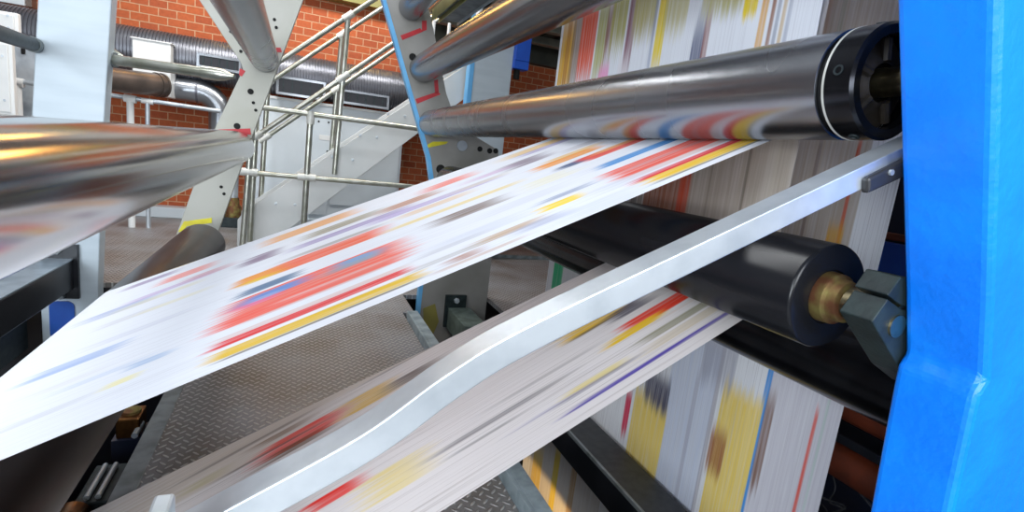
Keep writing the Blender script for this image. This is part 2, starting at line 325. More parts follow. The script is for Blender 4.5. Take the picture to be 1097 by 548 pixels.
PRINT_SHADE_W2=[(-0.455,0.058,0.154,1.2613,1.6352,(0.56,0.47,0.38),0.6),(-0.149,0.46,0.16,1.3469,1.5155,(0.56,0.48,0.4),0.55),(-0.061,0.143,0.038,1.225,1.2908,(0.8,0.05,0.03),0.9),  # first two tan blocks hold the shading of the sheet's lower left
(-0.048,0.102,0.046,1.2082,1.2416,(0.16,0.08,0.04),0.8),(-0.077,0.057,0.039,1.3071,1.3308,(0.25,0.14,0.08),0.7),(0.158,0.281,0.034,1.2222,1.2949,(0.75,0.48,0.1),0.85),
(0.266,0.412,0.044,1.2292,1.2706,(0.13,0.1,0.09),0.8),(-0.256,0.057,0.05,1.3444,1.359,(0.2,0.17,0.15),0.7),(-0.174,0.08,0.047,1.26,1.2687,(0.15,0.13,0.12),0.7),
(0.214,0.711,0.053,1.339,1.3496,(0.22,0.19,0.17),0.6),(-0.245,-0.156,0.033,1.2752,1.3104,(0.5,0.45,0.2),0.5),(0.171,0.289,0.037,0.8671,0.9505,(0.8,0.62,0.12),0.6),
(0.041,0.16,0.027,0.9459,0.9794,(0.85,0.03,0.02),1),(0.308,0.604,0.05,0.8973,0.911,(0.17,0.16,0.17),0.7),(0.33,0.498,0.037,0.8691,0.8768,(0.2,0.2,0.2),0.6),
(0.438,0.724,0.053,0.9384,0.9474,(0.3,0.28,0.28),0.5),(0.585,0.719,0.026,0.8363,0.8543,(0.75,0.6,0.1),0.8),(0.566,0.749,0.03,0.8292,0.8393,(0.12,0.12,0.2),0.6),
(0.681,0.855,0.027,1.0103,1.0463,(0.8,0.5,0.04),0.95),(0.693,0.822,0.026,1.0064,1.0169,(0.15,0.1,0.03),0.8),(0.803,0.906,0.027,0.9853,1.0241,(0.05,0.05,0.09),0.85),
(0.794,1.046,0.025,0.9185,0.9603,(0.8,0.05,0.02),1),(0.73,0.885,0.025,0.9087,0.933,(0.85,0.55,0.02),1),(0.798,1.007,0.032,0.8565,0.8792,(0.28,0.27,0.17),0.8),
(0.824,1.04,0.021,0.8991,0.9051,(0.7,0.6,0.55),0.8),(0.774,1.03,0.039,0.8239,0.8479,(0.6,0.5,0.33),0.6),(0.569,1.007,0.03,0.795,0.8059,(0.09,0.06,0.36),0.95),
(0.482,0.658,0.037,0.8346,0.8421,(0.35,0.33,0.5),0.5)]
PRINT_WA=[(1.227,1.516,0.066,1.7277,1.8255,(0.75,0.42,0.03),1),(1.226,1.578,0.066,1.759,1.7889,(0.5,0.2,0.03),0.7),(1.271,1.564,0.064,1.6807,1.7441,(0.3,0.2,0.13),0.8),
(1.304,1.547,0.043,1.5826,1.6866,(0.85,0.12,0.05),1),(1.244,1.531,0.042,1.5507,1.575,(0.8,0.8,0.75),1),(1.301,1.526,0.041,1.5121,1.5712,(0.5,0.5,0.18),0.9),
(1.353,1.517,0.052,1.4752,1.5201,(0.3,0.12,0.1),0.8),(1.211,1.325,0.017,1.472,1.5295,(0.9,0.3,0.6),0.8),(1.374,1.61,0.045,1.4099,1.4948,(0.5,0.48,0.16),0.9),
(1.298,1.59,0.038,1.3613,1.4006,(0.28,0.12,0.16),0.85),(1.392,1.573,0.036,1.2665,1.3757,(0.55,0.5,0.2),0.9),(1.294,1.55,0.034,1.2178,1.2549,(0.85,0.65,0.04),1),
(1.375,1.535,0.033,1.1345,1.23,(0.6,0.55,0.25),0.8),(1.249,1.559,0.035,1.2611,1.274,(0.3,0.35,0.5),0.6),(1.188,1.372,0.036,1.0584,1.0992,(0.1,0.12,0.22),0.85),
(1.187,1.398,0.035,1.0431,1.0627,(0.3,0.1,0.08),0.7),(1.386,1.489,0.021,0.9513,1.0848,(0.55,0.52,0.25),0.9),(1.358,1.465,0.012,0.9099,0.9498,(0.85,0.65,0.04),1),
(1.254,1.454,0.019,0.8797,0.8973,(0.75,0.4,0.08),0.8),(1.214,1.447,0.026,0.8603,0.8701,(0.3,0.12,0.06),0.8),(1.213,1.443,0.026,0.8461,0.8555,(0.3,0.33,0.42),0.7),
(1.212,1.439,0.026,0.8321,0.8414,(0.6,0.4,0.15),0.7),(1.21,1.435,0.025,0.8185,0.8275,(0.35,0.38,0.48),0.6),(1.206,1.339,0.027,1.3708,1.4218,(0.8,0.75,0.8),0.6)]
PRINT_WB=[(0.827,1.042,0.015,1.0641,1.2573,(0.35,0.13,0.07),0.95),(0.839,1.045,0.014,1.0675,1.1134,(0.7,0.08,0.03),0.8),(0.855,1.021,0.027,1.2894,1.3172,(0.2,0.18,0.16),0.7),
(0.86,1.023,0.026,1.2626,1.2849,(0.3,0.27,0.22),0.6),(0.785,1.205,0.012,0.7796,1.0747,(0.46,0.4,0.33),0.9),(0.94,1.165,0.016,0.894,0.9019,(0.2,0.17,0.14),0.7),
(0.855,1.169,0.018,1.0023,1.0085,(0.25,0.2,0.16),0.5),(0.888,1.163,0.015,0.8202,0.8439,(0.58,0.53,0.46),0.6)]
PRINT_WC=[(0.696,1.618,0.019,0.8835,1.0882,(0.5,0.41,0.32),0.85),(1.174,1.649,0.035,1.071,1.0881,(0.45,0.2,0.1),0.35),(1.173,1.636,0.034,1.0324,1.046,(0.25,0.3,0.16),0.35),
(0.792,1.15,0.018,0.9092,0.9189,(0.65,0.1,0.04),0.95),(0.764,1.149,0.02,1.0155,1.0267,(0.2,0.12,0.1),0.6),(0.814,0.937,0.019,0.9038,0.9488,(0.75,0.4,0.05),0.8),
(-0.14,0.597,0.024,0.7683,1.0273,(0.6,0.59,0.66),0.85),(-0.119,0.451,0.019,0.8579,0.8679,(0.75,0.13,0.1),0.95),(-0.097,0.566,0.028,0.8354,0.8426,(0.45,0.62,0.55),0.5),
(-0.267,0.627,0.016,1.0127,1.0312,(0.05,0.3,0.75),1),(0.14,0.423,0.036,0.9858,1.0155,(0.25,0.15,0.12),0.85),(-0.336,0.389,0.028,1.0228,1.1771,(0.9,0.68,0.17),1),
(0.085,0.228,0.029,1.1248,1.1901,(0.4,0.16,0.06),0.9),(-0.299,0.351,0.022,1.0512,1.061,(0.85,0.7,0.3),0.5),(-0.536,0.493,0.031,1.2081,1.4262,(0.62,0.69,0.85),0.8),
(-0.197,0.18,0.034,1.4068,1.6013,(0.9,0.68,0.17),1),(0.155,0.277,0.027,1.4112,1.5527,(0.07,0.07,0.12),0.9),(-0.053,0.134,0.029,1.6191,1.6546,(0.7,0.03,0.1),1),
(-0.437,0.501,0.03,1.1965,1.212,(0.35,0.33,0.4),0.6),(0.362,0.529,0.035,1.1458,1.2885,(0.35,0.36,0.45),0.6),(-0.516,0.367,0.031,1.2814,1.2985,(0.4,0.4,0.5),0.5),
(-1.191,-0.282,0.043,1.7154,2.4096,(0.55,0.5,0.45),0.6),(-1.477,-0.525,0.077,2.2705,2.378,(0.8,0.55,0.03),0.8),(-0.835,-0.405,0.054,2.0943,2.1492,(0.8,0.6,0.02),0.9),
(-1.13,-0.303,0.068,1.9261,1.9747,(0.5,0.3,0.1),0.7),(0.309,0.538,0.028,2.3332,2.4356,(0.05,0.55,0.25),1)]

# ------------------------------------------------------------------ setting
WY = 6.53
bm = new(); box(bm, -5.5, 5.5, WY, WY + .25, -1.5, 3.7); struct('wall_back', bm, M['brick'])
bm = new()
prism(bm, [(-.372, 0), (.636, 0), (.636, -.03), (-.372, -.03)], -.6, 3.72)
box(bm, -3.6, 4.6, 3.72, WY, -.03, 0)
box(bm, .636, 4.6, 3.52, 3.72, -.03, 0); box(bm, 1.318, 4.6, 2.56, 3.52, -.03, 0); box(bm, .636, .71, 3.12, 3.52, -.03, 0)
struct('floor', bm, M['tread'])
bm = new(); box(bm, -5.5, 5.5, -1.5, WY, -1.5, -1.45); struct('floor', bm, M['pit'])
bm = new(); box(bm, -3.6, 4.6, 3.75, 3.8, -1.45, -.031); box(bm, 1.40, 4.6, 2.6, 2.66, -1.45, -.031); struct('wall_pit', bm, M['pit'])
bm = new(); box(bm, -.42, -.40, -.6, 3.72, -1.45, -.051); struct('wall_dark_skirt', bm, M['pit'])  # unseen dark skirt, added to darken reflections in the web-wrapped roller
bm = new(); box(bm, -.428, -.372, -.6, 3.72, -.05, .004); struct('trim_1', bm, M['galv_dark'], bevel=.003)
bm = new(); box(bm, .637, .652, -.6, 3.0, -.05, .05); box(bm, .652, .70, -.6, 3.0, .043, .05); struct('trim_2', bm, M['kerb'], bevel=.002)
bm = new(); box(bm, .7, 4.6, 4.95, 5.0, 0, .035); struct('trim_3', bm, M['galv_dark'], bevel=.003)
bm = new(); box(bm, -3.4, .0, 6.36, WY - .002, 0, .11); struct('baseboard_back', bm, M['ledge'], bevel=.006)
# dark ribbed roof deck over the right half, resting on the wall head
bm = new()
x = 1.25
while x < 5.4:
    box(bm, x, x + .11, 4.3, WY - .002, 2.46, 2.50); box(bm, x + .11, x + .22, 4.3, WY - .002, 2.50, 2.54); x += .22
struct('ceiling', bm, M['roof'])
for i, y in enumerate((4.75, 5.35, 5.95)):
    bm = new(); box(bm, 1.25, 5.4, y, y + .05, 2.38, 2.462); box(bm, 1.25, 5.4, y - .03, y + .08, 2.372, 2.382)
    tag(obj('roof_joist', bm, M['joist']), ('dusty grey roof joist nearest the rollers under the dark roof deck', 'dusty grey middle joist under the dark roof deck', 'dusty grey roof joist nearest the brick wall under the dark roof deck')[i], 'joist', 'roof joists')
bm = new(); box(bm, 1.25, 5.4, 6.40, WY - .002, 2.235, 2.46); struct('trim_4', bm, M['roof'], bevel=.004)
t = thing('crane_beam', 'olive yellow steel beam along the top of the brick wall', 'beam', (0, 6.45, 2.48))
part('web_plate', M['olive'], t, bx(-1.5, 1.24, 6.44, 6.47, 2.495, 2.70)); part('flange', M['olive'], t, bx(-1.5, 1.24, 6.36, 6.529, 2.48, 2.495)); part('flange', M['olive'], t, bx(-1.5, 1.24, 6.36, 6.529, 2.70, 2.715))

# ------------------------------------------------------------------ printed paper webs
def web(name, path, label, stock, blocks, cuts_u, cuts_v, nv=24, **kw):   # path: (x, z, u, y_near, y_far)
    bm = new(); bins = {}; uv = bm.loops.layers.uv.new('web'); rows = []
    for x, z, u, a, b in path:
        rows.append([(bm.verts.new((x, a + (b - a) * k / nv, z)), (u, a + (b - a) * k / nv)) for k in range(nv + 1)])
    for r0, r1 in zip(rows, rows[1:]):
        for k in range(nv):
            q = (r0[k], r0[k + 1], r1[k + 1], r1[k]); f = bm.faces.new([e[0] for e in q]); f.smooth = True
            us = [e[1][0] for e in q]; vs = [e[1][1] for e in q]
            key = (sum(c < sum(us) / 4 for c in cuts_u), sum(c < sum(vs) / 4 for c in cuts_v))
            e_ = bins.setdefault(key, [len(bins), 9, -9, 9, -9]); f.material_index = e_[0]
            e_[1] = min(e_[1], *us); e_[2] = max(e_[2], *us); e_[3] = min(e_[3], *vs); e_[4] = max(e_[4], *vs)
            for lp, e in zip(f.loops, q): lp[uv].uv = e[1]
    me = bpy.data.meshes.new(name); bm.to_mesh(me); bm.free()
    for n, a, b, c, d in bins.values():   # each stretch of paper carries only the colour blocks lying on it
        bl = [k for k in blocks if k[1] + 3 * k[2] > a and k[0] - 3 * k[2] < b and k[4] > c - .01 and k[3] < d + .01]
        me.materials.append(paper('printed_paper', stock, bl, **kw)); print('web', n, len(bl))
    o = bpy.data.objects.new(name, me); C.objects.link(o); return tag(o, label, 'paper')
def shift(bl, du): return [(a + du, b + du, s, c, d, i, al) for a, b, s, c, d, i, al in bl]
G = .0012                                 # paper stands this far off a roller's skin

R1, C1 = .083, (.789, 1.175); K1, Z1 = .45915, 1.08834 - .45915 * .79921
TH1 = math.atan(K1); CL, RL = (-.4365, .3985), .109
nx, nz = -math.sin(TH1), math.cos(TH1)
path = []
pc = (CL[0] + nx * (RL + G), CL[1] + nz * (RL + G)); ul = pc[0] / math.cos(TH1)
a0 = math.atan2(nz, nx)
aw = math.radians(150); px_, pz_ = CL[0] + (RL + G) * math.cos(aw), CL[1] + (RL + G) * math.sin(aw)
path.append((px_ - .75 * .5, pz_ - .75 * .866, ul - RL * (aw - a0) - .75, .75, 1.85))     # leaves the roller again, down to the left
for k in range(13):
    a = aw + (a0 - aw) * k / 12; path.append((CL[0] + (RL + G) * math.cos(a), CL[1] + (RL + G) * math.sin(a), ul - RL * (a - a0), .75, 1.85 - .06 * k / 12))
for k in range(1, 12):
    f = k / 12; xx = pc[0] + (C1[0] - nx * (R1 + G) - pc[0]) * f; path.append((xx, pc[1] + (C1[1] - nz * (R1 + G) - pc[1]) * f, xx / math.cos(TH1), .75, 1.79 - .10 * f))
xr = C1[0] - nx * (R1 + G); ur = xr / math.cos(TH1); b0 = math.atan2(-nz, -nx)
for k in range(13):
    a = b0 + (0 - b0) * k / 12; path.append((C1[0] + (R1 + G) * math.cos(a), C1[1] + (R1 + G) * math.sin(a), ur + R1 * (a - b0), .75, 1.69 + .15 * k / 12))
uv_ = ur + R1 * (0 - b0)
for z in (1.5, 2.0, 2.6): path.append((C1[0] + R1 + G, z, uv_ + z - C1[1], .755, 1.845))
web('paper_web', path, 'wide white colour-printed paper web running under the big upper steel roller, red and yellow blocks', (.82, .85, .92),
    PRINT_W1 + shift(PRINT_WA, uv_ - C1[1]), (-.16, .02, .24, .45, .62, .8, uv_ - .02), (.95, 1.15, 1.4), line_amt=.22, line_col=(.45, .44, .5))

R2, C2 = .09, (.829, .8384); K2 = .56487; TH2 = math.atan(K2); nx, nz = -math.sin(TH2), math.cos(TH2)
path = []
xe = C2[0] - nx * (R2 + G); ze = C2[1] - nz * (R2 + G); xs = -.50; zs = ze + K2 * (xs - xe)
path.append((xs + .05, zs - 1.0, xs / math.cos(TH2) - 1.0, .758, 1.46)); path.append((xs + .01, zs - .05, xs / math.cos(TH2) - .05, .758, 1.46))
for k in range(13):
    xx = xs + (xe - xs) * k / 12; path.append((xx, zs + K2 * (xx - xs), xx / math.cos(TH2), .758, 1.46 - .185 * k / 12))
u2 = xe / math.cos(TH2); b0 = math.atan2(-nz, -nx)
for k in range(1, 13):
    a = b0 + (0 - b0) * k / 12; path.append((C2[0] + (R2 + G) * math.cos(a), C2[1] + (R2 + G) * math.sin(a), u2 + R2 * (a - b0), .758 + .02 * k / 12, 1.275 + .05 * k / 12))
uv2 = u2 - R2 * b0
for z in (1.0, 1.5, 2.0, 2.6): path.append((C2[0] + R2 + G, z, uv2 + z - C2[1], .78, 1.325))
web('paper_web', path, 'grey-lilac printed paper web running under the black rubber roller and the bent bar', (.76, .72, .71),
    PRINT_SHADE_W2 + shift(PRINT_WB, uv2 - C2[1]), (.3, uv2 - .02), (), line_amt=.45, line_col=(.36, .31, .29))

path = [(1.284, z, z, .80, 2.5) for z in (-1.35, -.8, -.2, .1, .3, .6, 1.0, 1.5, 2.0, 2.6)]
web('paper_web', path, 'vertical printed newspaper web with yellow blocks hanging behind the dark lowest roller', (.84, .86, .90),
    PRINT_WC, (.6,), (), line_amt=.5, line_col=(.42, .40, .44))

# ------------------------------------------------------------------ rollers
def roller(label, x, z, r, y0, y1, m, near='plain', shaft=None, shaft_r=.02):
    t = thing('roller', label, 'roller', (x, y0, z), 'press rollers')
    L_ = y1 - y0
    if near == 'collar':
        part('body', m, t, lambda b: lathe(b, (x, y0 + .056, z), (0, 1, 0), [(0, r - .006), (.003, r), (L_ - .06, r), (L_ - .056, r - .004)], 96), smooth=True)
        part('groove', M['hole'], t, lambda b: lathe(b, (x, y0 + .048, z), (0, 1, 0), [(0, r - .006), (.012, r - .006)], 64), smooth=True)
        part('collar', M['black_metal'], t, lambda b: lathe(b, (x, y0, z), (0, 1, 0), [(.012, r - .018), (0, r - .016), (-.0, r - .004), (.004, r), (.049, r), (.049, r - .016)], 96, False), 'black burnished collar ring', smooth=True)
        part('retaining_ring', M['joint'], t, lambda b: lathe(b, (x, y0 + .0435, z), (0, 1, 0), [(0, r - .001), (0, r + .0006), (.0035, r + .0006), (.0035, r - .001)], 96, False), 'bright steel ring', smooth=True)
        e = part('end_cap', M['cap_in'], t, lambda b: lathe(b, (x, y0 + .014, z), (0, 1, 0), [(0, .028), (.004, .034), (.012, .045), (.016, r - .014), (.03, r - .014)], 64, False), 'oily recessed end', smooth=True)
        for k in range(5):
            a = k * 2 * PI / 5 + .3; d = Vector((math.cos(a), 0, math.sin(a)))
            part('spoke', M['cap_in'], e, lambda b: tube(b, [Vector((x, y0 + .016, z)) + d * .03, Vector((x, y0 + .022, z)) + d * (r - .02)], .007, 8), smooth=True)
        for a in (PI * .98, PI * .56, PI * 1.42):
            d = Vector((math.cos(a), 0, math.sin(a))); c = Vector((x, y0 + .024, z))
            s = part('set_screw', M['clamp_dark'], t, lambda b: lathe(b, c + d * (r - .004), d, [(0, .0075), (.0052, .0075), (.0052, .005), (.003, .0045)], 16), 'dark socket screw', smooth=True)
    elif near == 'rubber':
        part('body', m, t, lambda b: lathe(b, (x, y0, z), (0, 1, 0), [(.004, r * .5), (0, r * .52), (0, r - .006), (.002, r - .002), (.006, r), (L_ - .006, r), (L_, r - .006)], 96), smooth=True)
    else:
        part('body', m, t, lambda b: lathe(b, (x, y0, z), (0, 1, 0), [(0, r - .005), (.005, r), (L_ - .005, r), (L_, r - .005)], 96), smooth=True)
    if shaft: part('shaft', M['brass'], t, lambda b: cyl(b, (x, shaft, z), (x, y1 + .03, z), shaft_r, 32), 'brass-coloured shaft', smooth=True)
    return t
roller('thick steel roller with black collar end, pressing on the top of the printed web', C1[0], C1[1], R1, .535, 3.44, M['chrome'], 'collar', .40, .021)
roller('steel roller slanting overhead just above the collared roller', .70, 1.50, .083, .5, 3.44, M['chrome_dark'])
roller('short visible end of the topmost steel roller at the blue-edged plate', .600, 1.842, .075, .6, 3.44, M['chrome_dark'])
roller('large polished roller with golden sheen at the far left', -.302, .902, .083, -.15, 3.19, M['chrome_warm'])
roller('steel roller hanging down over the crossing of the left plate arms', -.185, 1.375, .070, .3, 3.19, M['chrome'])
roller('brownish steel roller that the white printed web wraps over at the left', CL[0], CL[1], RL, .5, 3.0, M['brown_steel'])
t2 = roller('black rubber roller with rusty bearing above the grey-lilac web', C2[0], C2[1], R2, .583, 3.0, M['rubber'], 'rubber', .4635, .027)
part('bearing', M['rust'], t2, lambda b: lathe(b, (C2[0], .545, C2[1]), (0, 1, 0), [(0, .028), (.004, .034), (.018, .036), (.022, .042), (.05, .044)], 40), 'rusty bearing ring', smooth=True)
roller('dark lowest roller in front of the vertical newspaper web', 1.1925, .629, .09, .468, 3.3, M['black_metal'])

# ------------------------------------------------------------------ left Y-shaped plate
YL = 3.2
t = thing('side_plate', 'cream grey Y-shaped steel plate with drilled holes at the left rollers', 'plate', (-.45, YL, -.2))
part('plate', M['plate_left'], t, pz([(-.95, 2.25), (-.295, 1.335), (-.285, 1.30), (-.423, .952), (-.581, .415), (-.80, -.30), (-.60, -.30), (-.394, .41), (-.205, 1.058), (-.008, 1.704), (.17, 2.25), (-.12, 2.25), (-.215, 1.70), (-.62, 2.25)], YL, YL + .04), bevel=.003)
def hole(t, q, r, Y): p = at(*q, Y); part('bolt_hole', M['hole'], t, disc(p.x, p.z, r, Y))
for q, r in (((294, 21), .008), ((296, 29.5), .008), ((268.5, 98), .015), ((271.5, 110), .008), ((274, 118), .008), ((254, 135), .016), ((237, 200), .008), ((240, 207.5), .008), ((235, 12), .007), ((247, 34), .007), ((258, 55), .008)): hole(t, q, r, YL)
def tape(t, qs, mat, Y, lab): part('tape_mark', mat, t, pz([xz(*q, Y) for q in qs], Y - .0025, Y + .002), lab)
tape(t, [(293, 51), (300.5, 51), (302, 56), (294, 56)], M['red_tape'], YL, 'red tape')
tape(t, [(257, 73), (263, 76), (259, 82), (256, 80)], M['red_tape'], YL, 'red tape')
tape(t, [(234, 138.5), (268, 137.5), (269, 144), (240, 145)], M['red_tape'], YL, 'red tape')
tape(t, [(197, 237), (227, 233), (227, 238.5), (200, 242), (196, 248), (191, 248)], M['yellow_tape'], YL, 'yellow tape')

# ------------------------------------------------------------------ right bent plate
YR = 3.45
RP = [(.273, 2.3), (.447, 1.856), (.80, .96), (.838, .80), (.817, -.35), (1.31, -.35), (1.308, .8), (1.27, 1.06), (1.10, 1.13), (.95, 1.22), (.87, 1.377), (.80, 1.60), (.735, 1.80), (.54, 2.3)]
t = thing('side_plate', 'grey bent steel plate with pale blue edge at the far end of the upper rollers', 'plate', (1.05, YR, -.35))
part('plate', M['plate_right'], t, pz(RP, YR, YR + .045), bevel=.002)
ed = [p for p in RP[:5]]
part('edge_strip', M['edge_blue'], t, pz([(x - .022, z) for x, z in ed] + [(x + .004, z) for x, z in ed[::-1]], YR - .003, YR + .05), 'pale blue painted edge')
for q, r in (((442, 61), .022), ((514, 159.5), .018), ((524.5, 161.5), .018), ((531, 161.5), .018), ((472, 181), .03)): hole(t, q, r, YR)
p = at(494.5, 156, YR)
part('bush', M['galv'], t, lambda b: lathe(b, (p.x, YR - .02, p.z), (0, 1, 0), [(0, .022), (0, .034), (.024, .034)], 24), 'bright ring in a hole', smooth=True)
tape(t, [(429, 38), (450, 30), (453, 34), (431, 43)], M['red_tape'], YR, 'red tape')
tape(t, [(452, 22), (457, 22), (457, 32), (452, 34)], M['red_tape'], YR, 'red tape')
tape(t, [(445, 106), (469, 98), (472, 101), (447, 111)], M['red_tape'], YR, 'red tape')
tape(t, [(465, 86), (469, 85), (470, 99), (466, 100)], M['red_tape'], YR, 'red tape')
tape(t, [(456, 156), (464, 151.5), (480, 151.5), (478, 154), (459, 158)], M['yellow_tape'], YR, 'yellow tape')
pq = [(453, 330), (466, 325), (470, 344), (462, 362), (455, 366)]
tape(t, pq, M['olive'], YR, 'smear of yellow paint')

# ------------------------------------------------------------------ bright blue side frame close to the camera
def off(pts, d): return [(x + d, z) for x, z in pts]
edge = [(.39, 1.85), (.648, 1.24), (.742, 1.026), (.804, .885), (.832, .815), (.842, .79), (.831, .772), (.834, .74), (.845, .64), (.859, .519), (.90, .0), (.93, -.6)]
t = thing('press_stand', 'bright blue painted press frame standing closest to the camera at the right', 'frame', (1.2, .4, -1.45))
part('frame_plate', M['slab'], t, pz(edge + [(.95, -1.45), (1.75, -1.45), (1.75, 1.85)], .357, .46), bevel=.010, seg=3)

# ------------------------------------------------------------------ clamp on the black roller's shaft
t = thing('shaft_clamp', 'green-black split clamp gripping the brass shaft of the black roller', 'clamp', (C2[0], .5, C2[1]))
yc0, yc1 = .462, .512
jaw = lambda qs: [xz(*q, yc0) for q in qs]
part('upper_jaw', M['clamp'], t, pz(jaw([(951, 316), (965, 296), (990, 301), (990, 331), (966, 327)]), yc0, yc1), bevel=.002)
part('lower_jaw', M['clamp'], t, pz(jaw([(934, 344), (951, 320), (966, 331), (990, 336), (990, 420), (968, 402)]), yc0, yc1), bevel=.002)
part('shaft_end', M['brass'], t, lambda b: lathe(b, (xz(960, 349, yc0)[0], yc0 - .003, xz(960, 349, yc0)[1]), (0, 1, 0), [(0, .014), (0, .017), (.006, .018)], 28), 'round brass shaft end', smooth=True)

# ------------------------------------------------------------------ bent guard bar across the front
def strip(b, cl, h, y0, y1):
    n = len(cl); a = []
    for i in range(n):
        t_ = (Vector(cl[min(i + 1, n - 1)]) - Vector(cl[max(i - 1, 0)])).normalized(); nn = Vector((-t_.y, t_.x))
        c = Vector(cl[i]); hh = h
        a.append([b.verts.new((p.x, y, p.y)) for p, y in ((c + nn * hh / 2, y0), (c + nn * hh / 2, y1), (c - nn * hh / 2, y1), (c - nn * hh / 2, y0))])
    for r0, r1 in zip(a, a[1:]):
        for k in range(4): b.faces.new((r0[k], r0[(k + 1) % 4], r1[(k + 1) % 4], r1[k]))
    b.faces.new(a[0]); b.faces.new(a[-1][::-1])
BAR = [(p.x, p.y) for p in curve_pts([(x, z, 0) for x, z in BARPTS], 8)]
t = thing('guard_bar', 'long bent zinc-plated bar crossing in front of the lower paper web', 'bar', (.86, .5, 1.115))
part('bar', M['bar'], t, lambda b: strip(b, BAR, .030, .478, .515), bevel=.0014)
q0 = Vector((.775, 1.071)); dd = Vector((.905, .425)).normalized(); nn = Vector((-dd.y, dd.x))
part('end_block', M['black_plastic'], t, pz([tuple(q0 + dd * a + nn * c) for a, c in ((-.098, -.020), (-.095, .001), (.10, .004), (.10, -.026))], .468, .4795), 'black plastic end block', bevel=.004)
part('block_screw', M['galv'], t, disc(.728, 1.043, .004, .468, .003))

t = thing('link_bracket', 'small pale blue-grey bracket on the lower web edge at the bottom left', 'bracket', (-.11, .46, .66))
part('bracket_plate', M['bar'], t, bx(-.103, -.087, .44, .4785, .59, .684), bevel=.003)
part('nut', M['galv'], t, lambda b: lathe(b, (-.118, .452, .60), (0, 0, 1), [(0, .006), (.076, .006), (.078, .004)], 6))

# ------------------------------------------------------------------ black channel beam below the webs (right)
t = thing('channel_beam', 'long black channel beam running from the bent plate under the lower web', 'beam', (1.1, YR, -.3))
part('web_plate', M['black'], t, bx(1.10, 1.112, .55, 3.05, -.215, -.10), 'glossy black side', bevel=.003)
part('flange', M['beam_top'], t, bx(1.10, 1.262, .55, 3.05, -.10, -.09), 'dark grey top', bevel=.003)
part('lip', M['galv_dark'], t, bx(1.095, 1.106, .55, 3.05, -.10, -.084), 'lighter edge', bevel=.002)  # strip paler than the black side below it
e0, e1, e2 = at(478, 316, 3.43), at(499, 327, 3.43), at(480, 329, 3.43)
part('beam_end', M['green_beam'], t, bx(e2.x, e1.x + .03, 3.03, 3.425, e2.z - .15, e2.z), 'grey-green painted end', bevel=.004)
part('end_plate', M['clamp'], t, bx(e0.x, e1.x, 3.425, 3.449, e1.z - .16, e0.z), 'dark bolted end plate', bevel=.003)
p = ((e0.x + e1.x) / 2, e0.z - .035)
part('bolt', M['galv'], t, lambda b: lathe(b, (p[0], 3.40, p[1]), (0, 1, 0), [(0, .016), (.002, .019), (.026, .019)], 6))

# ------------------------------------------------------------------ left column and black beam
t = thing('steel_column', 'broad pale blue-grey steel column left of the golden roller', 'column', (-1.15, 3.7, -1.45))
part('shaft', M['pale_steel'], t, pz([(-1.31, -1.45), (-1.31, .958), (-1.265, 1.522), (-1.22, 2.35), (-.90, 2.35), (-.952, 1.59), (-1.0, .90), (-1.044, -.01), (-1.044, -1.45)], 3.6, 3.70), bevel=.006)
qs = [at(*q, 3.6) for q in ((53, 322), (80, 322), (80, 352), (53, 352))]
x0, x1, z0, z1 = qs[0].x, qs[1].x, qs[2].z, qs[0].z
def rr(x0, x1, z0, z1, r, n=5):
    out = []
    for cx_, cz_, s in ((x1 - r, z1 - r, 0), (x0 + r, z1 - r, 1), (x0 + r, z0 + r, 2), (x1 - r, z0 + r, 3)):
        for k in range(n + 1):
            a = s * PI / 2 + PI / 2 * k / n; out.append((cx_ + r * math.cos(a), cz_ + r * math.sin(a)))
    return out
part('cover', M['blue'], t, pz(rr(x0, x1, z0 - .06, z1, .035), 3.588, 3.602), 'blue rounded cover')
t = thing('support_beam', 'glossy black box beam bolted to the pale column, upper of two', 'beam', (-1.2, 3.58, .1))
part('beam', M['black'], t, bx(-1.275, -1.148, .9, 3.575, 0.0, .168), bevel=.006)
part('top_flange', M['pale_blue'], t, bx(-1.277, -1.146, .9, 3.574, .168, .176), 'blue-grey top face with reflected light in its colour', bevel=.002)
part('end_plate', M['black'], t, bx(-1.29, -1.125, 3.575, 3.6, -.06, .255), bevel=.003)
for q in ((62, 268), (60, 312), (66, 316)):
    p = at(*q, 3.575); part('bolt', M['galv_dark'], t, lambda b: lathe(b, (p.x, 3.545, p.z), (0, 1, 0), [(0, .009), (0, .018), (.03, .02)], 6))
t = thing('support_beam', 'grey-blue weathered beam under the black box beam at the left edge', 'beam', (-1.45, 3.55, -.2))
part('beam', M['clamp_dark'], t, bx(-1.6, -1.372, .9, 3.6, -.36, -.145), bevel=.006)
part('flange', M['pale_blue'], t, bx(-1.6, -1.362, .9, 3.6, -.144, -.130), 'pale top flange', bevel=.002)

# galvanised tie tube from the column to the left plate
t = thing('tie_tube', 'galvanised tie tube between pale column and cream plate', 'tube', (-1.0, 3.7, 1.3))
a, b_ = at(114, 63, 3.7), at(250, 82, 3.4)
d = (b_ - a)
part('tube', M['rail'], t, cy(a, a + d * .80, .029, 28), smooth=True)
part('collar', M['galv_dark'], t, lambda b: lathe(b, a - d * .01, d, [(0, .05), (.02, .05), (.022, .04), (.06, .04)], 28), smooth=True)
part('socket', M['rail'], t, lambda b: lathe(b, a + d * .76, d, [(0, .035), (.09, .035), (.12, .03), (.165, .014), (.18, .012)], 28), 'pale brass-tinted tapered socket', smooth=True)
p = at(116, 52, 3.7)
part('bracket', M['rail'], t, pz([xz(114, 49, 3.7), xz(119, 50, 3.7), xz(133, 60, 3.7), xz(122, 60, 3.7), xz(114, 60, 3.7)], 3.69, 3.71), 'yellowed bracket')
t = thing('pipe', 'black pipe entering the pale column at the upper left', 'pipe', (-1.3, 3.6, 1.35))
a, b_ = at(-14, 31, 2.9), at(36.5, 48, 3.58)
